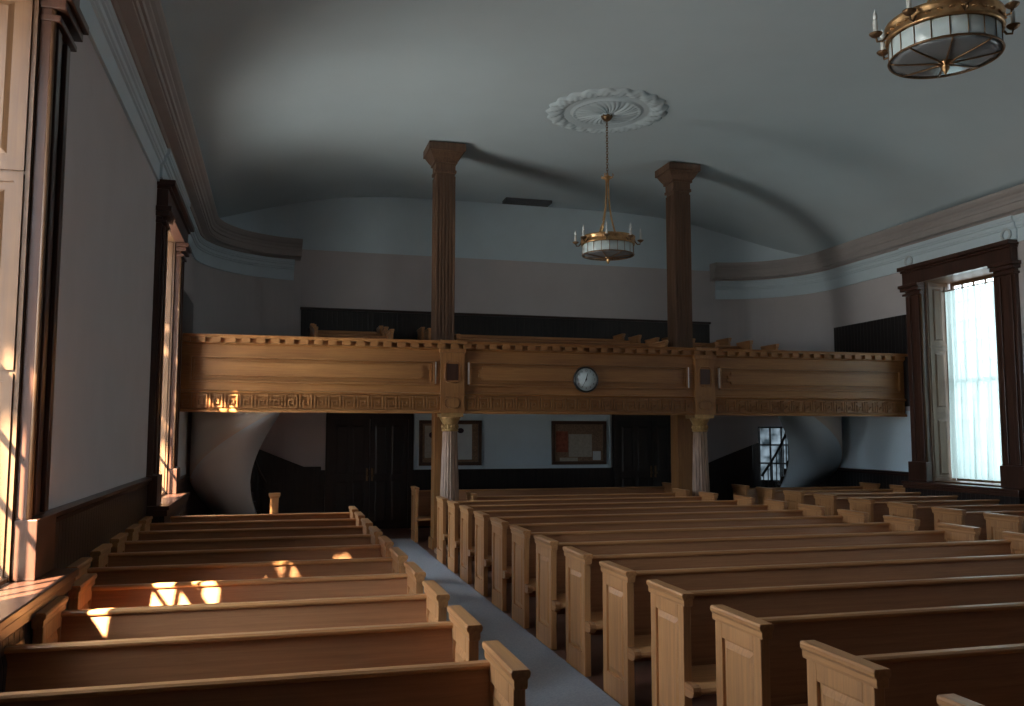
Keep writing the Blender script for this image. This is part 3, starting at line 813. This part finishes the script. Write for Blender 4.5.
def chandelier(y, z0, lab):
    root = empty('chandelier', (XM, y, z0)); zt = ceil_z(XM, y)-z0
    MB().lathe([(.02, zt-.16), (.05, zt-.14), (.085, zt-.10), (.095, zt-.07), (.06, zt-.06)], 24).build('canopy', 'brass_dark', root)
    m = MB(); z = 1.12; k = 0      # chain of alternating links
    while z < zt-.17:
        m2 = MB().torus((0, 0, 0), .016, .005, 12, 6, 'x' if k % 2 else 'y')
        m.add([(x, yy, z+zz*1.7) for x, yy, zz in m2.v], m2.f, True); z += .043; k += 1
    m.build('chain', 'brass_dark', root)
    m = MB().lathe([(.01, .99), (.03, 1.0), (.035, 1.04), (.075, 1.06), (.08, 1.075), (.05, 1.09), (.02, 1.11), (.008, 1.14)], 20)
    for i in range(4):
        a = pi/4+i*pi/2; m.tube([(.04*cos(a), .04*sin(a), 1.05), (.09*cos(a), .09*sin(a), 1.07), (.10*cos(a), .10*sin(a), 1.10), (.085*cos(a), .085*sin(a), 1.12)], .01, 6)
    m.build('hub', 'gold', root)
    for i in range(4):
        a = R(20)+i*pi/2
        pts = []
        for q in range(13):
            u = q/12; r_ = .022+.20*u**2.6; pts.append((r_*cos(a), r_*sin(a), .93+.09-.95*u))
        MB().tube(pts, .014, 8).build('arm', 'gold', root)
        MB().tube([(.22*cos(a), .22*sin(a), .07), (.31*cos(a), .31*sin(a), .04), (.395*cos(a), .395*sin(a), .09)], .009, 6).build('arm', 'gold', root)
    m = MB().lathe([(.395, .0), (.412, -.005), (.418, .02), (.405, .035), (.405, .08), (.418, .095), (.422, .12), (.408, .125), (.396, .12), (.396, .0)], 64)
    for i in range(32):
        a = 2*pi*i/32; m.torus((.408*cos(a), .408*sin(a), .057), .015, .006, 8, 5, 'z')
    m.build('ring_band', 'gold', root)
    MB().lathe([(.385, 0), (.392, -.01), (.392, -.15), (.385, -.155)], 64).build('glass_drum', 'opal', root)
    m = MB()
    for i in range(20):
        a = 2*pi*i/20; m.tube([(.396*cos(a), .396*sin(a), 0), (.396*cos(a), .396*sin(a), -.155)], .004, 5)
    m.torus((0, 0, -.157), .398, .009, 64, 6)
    m.build('drum_leading', 'brass_dark', root)
    MB().lathe([(.39, -.155), (.33, -.168), (.22, -.180), (.10, -.187), (.03, -.188)], 48).build('bowl', 'bowl_glass', root)
    m = MB()
    for i in range(8):
        a = 2*pi*i/8+.2
        m.tube([(.398*cos(a), .398*sin(a), -.16), (.33*cos(a), .33*sin(a), -.175), (.22*cos(a), .22*sin(a), -.188), (.10*cos(a), .10*sin(a), -.20), (.02*cos(a), .02*sin(a), -.215)], [.005, .006, .007, .008, .010], 6)
    m.build('bowl_rib', 'brass_dark', root)
    MB().lathe([(.01, -.185), (.045, -.19), (.05, -.205), (.022, -.22), (.03, -.245), (.02, -.265), (.008, -.29), (.001, -.295)], 20).build('finial', 'gold', root)
    for i in range(8):
        a = 2*pi*i/8+.38
        ar = MB().tube([(.41*cos(a), .41*sin(a), .05), (.45*cos(a), .45*sin(a), .0), (.49*cos(a), .49*sin(a), .0), (.50*cos(a), .50*sin(a), .04)], .009, 6)
        ar.lathe([(.012, .03), (.03, .04), (.045, .055), (.05, .065), (.02, .066)], 16, (.50*cos(a), .50*sin(a), 0))
        b = ar.build('candle_bracket', 'brass_dark', root)
        MB().lathe([(.017, .06), (.017, .17), (.012, .175)], 14, (.50*cos(a), .50*sin(a), 0)).build('candle', 'candle', b)
        MB().lathe([(.010, .172), (.017, .19), (.018, .205), (.010, .235), (.002, .262)], 12, (.50*cos(a), .50*sin(a), 0)).build('bulb', 'bulb', b)
    tag(root, lab, 'chandelier', 'candle ring chandeliers')
chandelier(12.53, 4.80, 'distant brass chandelier with candle bulbs hanging below the plaster ceiling rose')
chandelier(5.42, 4.94, 'near chandelier with glass bowl cut off by the top right corner')

# ------------------------------------------------------------------ unseen trees added outside the left windows to shade the upper panes
def tree(x, y, h, rad, z0, lab, n=2600):
    root = empty('added_shade_tree', (x, y, 0))
    MB().tube([(0, 0, -1), (.1, .1, z0*.5), (0, 0, z0+1.5)], [.3, .24, .16], 10).build('trunk', 'casing', root)
    m = MB()
    for i in range(n):
        a = random.uniform(0, 2*pi); u = random.uniform(-1, 1); q = random.random()**.45
        w = (1-u*u)**.5*q
        px, py, pz = rad*w*cos(a), rad*1.3*w*sin(a), z0+(h-z0)/2*(1+u*q)
        s = random.uniform(.10, .22)
        d = [mathutils.Vector((random.gauss(0, 1), random.gauss(0, 1), random.gauss(0, 1))).normalized()*s for _ in range(2)]
        c = mathutils.Vector((px, py, pz))
        m.add([c-d[0], c-d[1]*.6, c+d[0], c+d[1]*.6], [(0, 1, 2, 3)])
    m.build('foliage', 'leaf', root)
    tag(root, lab, 'tree')
M['leaf'] = plain('green_leaves', (.08, .13, .04), rough=.7, noise=.3)
tree(-4.9, 1.2, 12, 2.5, 7.5, 'unseen leafy tree added outside to shade the upper panes of the near left window', 4200)
tree(-4.9, 8.7, 12, 2.4, 7.0, 'unseen leafy tree added outside to shade the upper panes of the far left window', 4200)

# ------------------------------------------------------------------ light
SUN_E, SKY, GROUND = 24.0, 4.6, 3.7
sd = bpy.data.lights.new('sun', 'SUN'); sd.energy = SUN_E; sd.angle = R(.6); sd.color = (1.0, .82, .58)
so = bpy.data.objects.new('sun', sd); C.objects.link(so)
dv = mathutils.Vector((.57, .82, -.80)).normalized()
so.rotation_euler = dv.to_track_quat('-Z', 'Y').to_euler()

w = bpy.data.worlds.new('world'); S.world = w; w.use_nodes = True
nt = w.node_tree
for n in list(nt.nodes): nt.nodes.remove(n)
out = nt.nodes.new('ShaderNodeOutputWorld'); bg = nt.nodes.new('ShaderNodeBackground')
tc = nt.nodes.new('ShaderNodeTexCoord'); sp = nt.nodes.new('ShaderNodeSeparateXYZ'); nt.links.new(tc.outputs['Generated'], sp.inputs[0])
# ground: sunlit and warm on the left (west) side, cool on the right
mrx = nt.nodes.new('ShaderNodeMapRange'); mrx.inputs[1].default_value = -.4; mrx.inputs[2].default_value = .4; nt.links.new(sp.outputs[0], mrx.inputs[0])
gm = nt.nodes.new('ShaderNodeMix'); gm.data_type = 'RGBA'; nt.links.new(mrx.outputs[0], gm.inputs[0])
gm.inputs[6].default_value = (1.0*GROUND, .97*GROUND, .90*GROUND, 1); gm.inputs[7].default_value = (.16*GROUND, .18*GROUND, .19*GROUND, 1)
sm = nt.nodes.new('ShaderNodeMix'); sm.data_type = 'RGBA'; nt.links.new(mrx.outputs[0], sm.inputs[0])
sm.inputs[6].default_value = (.60*SKY, .70*SKY, .80*SKY, 1); sm.inputs[7].default_value = (.25*SKY, .30*SKY, .325*SKY, 1)
mrz = nt.nodes.new('ShaderNodeMapRange'); mrz.inputs[1].default_value = -.03; mrz.inputs[2].default_value = .03; nt.links.new(sp.outputs[2], mrz.inputs[0])
fm = nt.nodes.new('ShaderNodeMix'); fm.data_type = 'RGBA'; nt.links.new(mrz.outputs[0], fm.inputs[0])
nt.links.new(gm.outputs[2], fm.inputs[6]); nt.links.new(sm.outputs[2], fm.inputs[7])
nt.links.new(fm.outputs[2], bg.inputs[0]); bg.inputs[1].default_value = 1; nt.links.new(bg.outputs[0], out.inputs[0])
# light portals in the window openings (they only guide sampling of the sky)
for sdv in (-1, 1):
    for wy in (WIN_Y):
        a = bpy.data.lights.new('window_portal', 'AREA'); a.shape = 'RECTANGLE'; a.size = 3.6; a.size_y = 2*WH
        a.cycles.is_portal = True
        ao = bpy.data.objects.new('window_portal', a); C.objects.link(ao)
        ao.location = ((WL-DEPTH-.02) if sdv < 0 else (WR+DEPTH+.02), wy, (WZ0+WZ1)/2)
        ao.rotation_euler = (0, R(-90) if sdv < 0 else R(90), 0)

# ------------------------------------------------------------------ camera
f, yaw, pitch, roll, hc = 877.0, .2616, .0907, .0012, 1.908
cd = bpy.data.cameras.new('camera'); cd.sensor_width = 36; cd.sensor_fit = 'HORIZONTAL'; cd.lens = f/1024*36
cam = bpy.data.objects.new('camera', cd); C.objects.link(cam)
V = mathutils.Vector
F = V((sin(yaw)*cos(pitch), cos(yaw)*cos(pitch), sin(pitch))); Rr = V((cos(yaw), -sin(yaw), 0)); U = Rr.cross(F)
R2 = cos(roll)*Rr+sin(roll)*U; U2 = -sin(roll)*Rr+cos(roll)*U
cam.matrix_world = mathutils.Matrix(((R2.x, U2.x, -F.x, 0), (R2.y, U2.y, -F.y, 0), (R2.z, U2.z, -F.z, hc), (0, 0, 0, 1)))
cd.clip_start = .05; cd.clip_end = 200
S.camera = cam
S.view_settings.view_transform = 'Standard'; S.view_settings.look = 'None'; S.view_settings.gamma = 1
S.view_settings.use_curve_mapping = False; S.view_settings.exposure = 2.48
S.cycles.use_denoising = True; S.cycles.use_adaptive_sampling = False
S.cycles.max_bounces = 10; S.cycles.diffuse_bounces = 6; S.cycles.transparent_max_bounces = 12
S.cycles.sample_clamp_indirect = 6
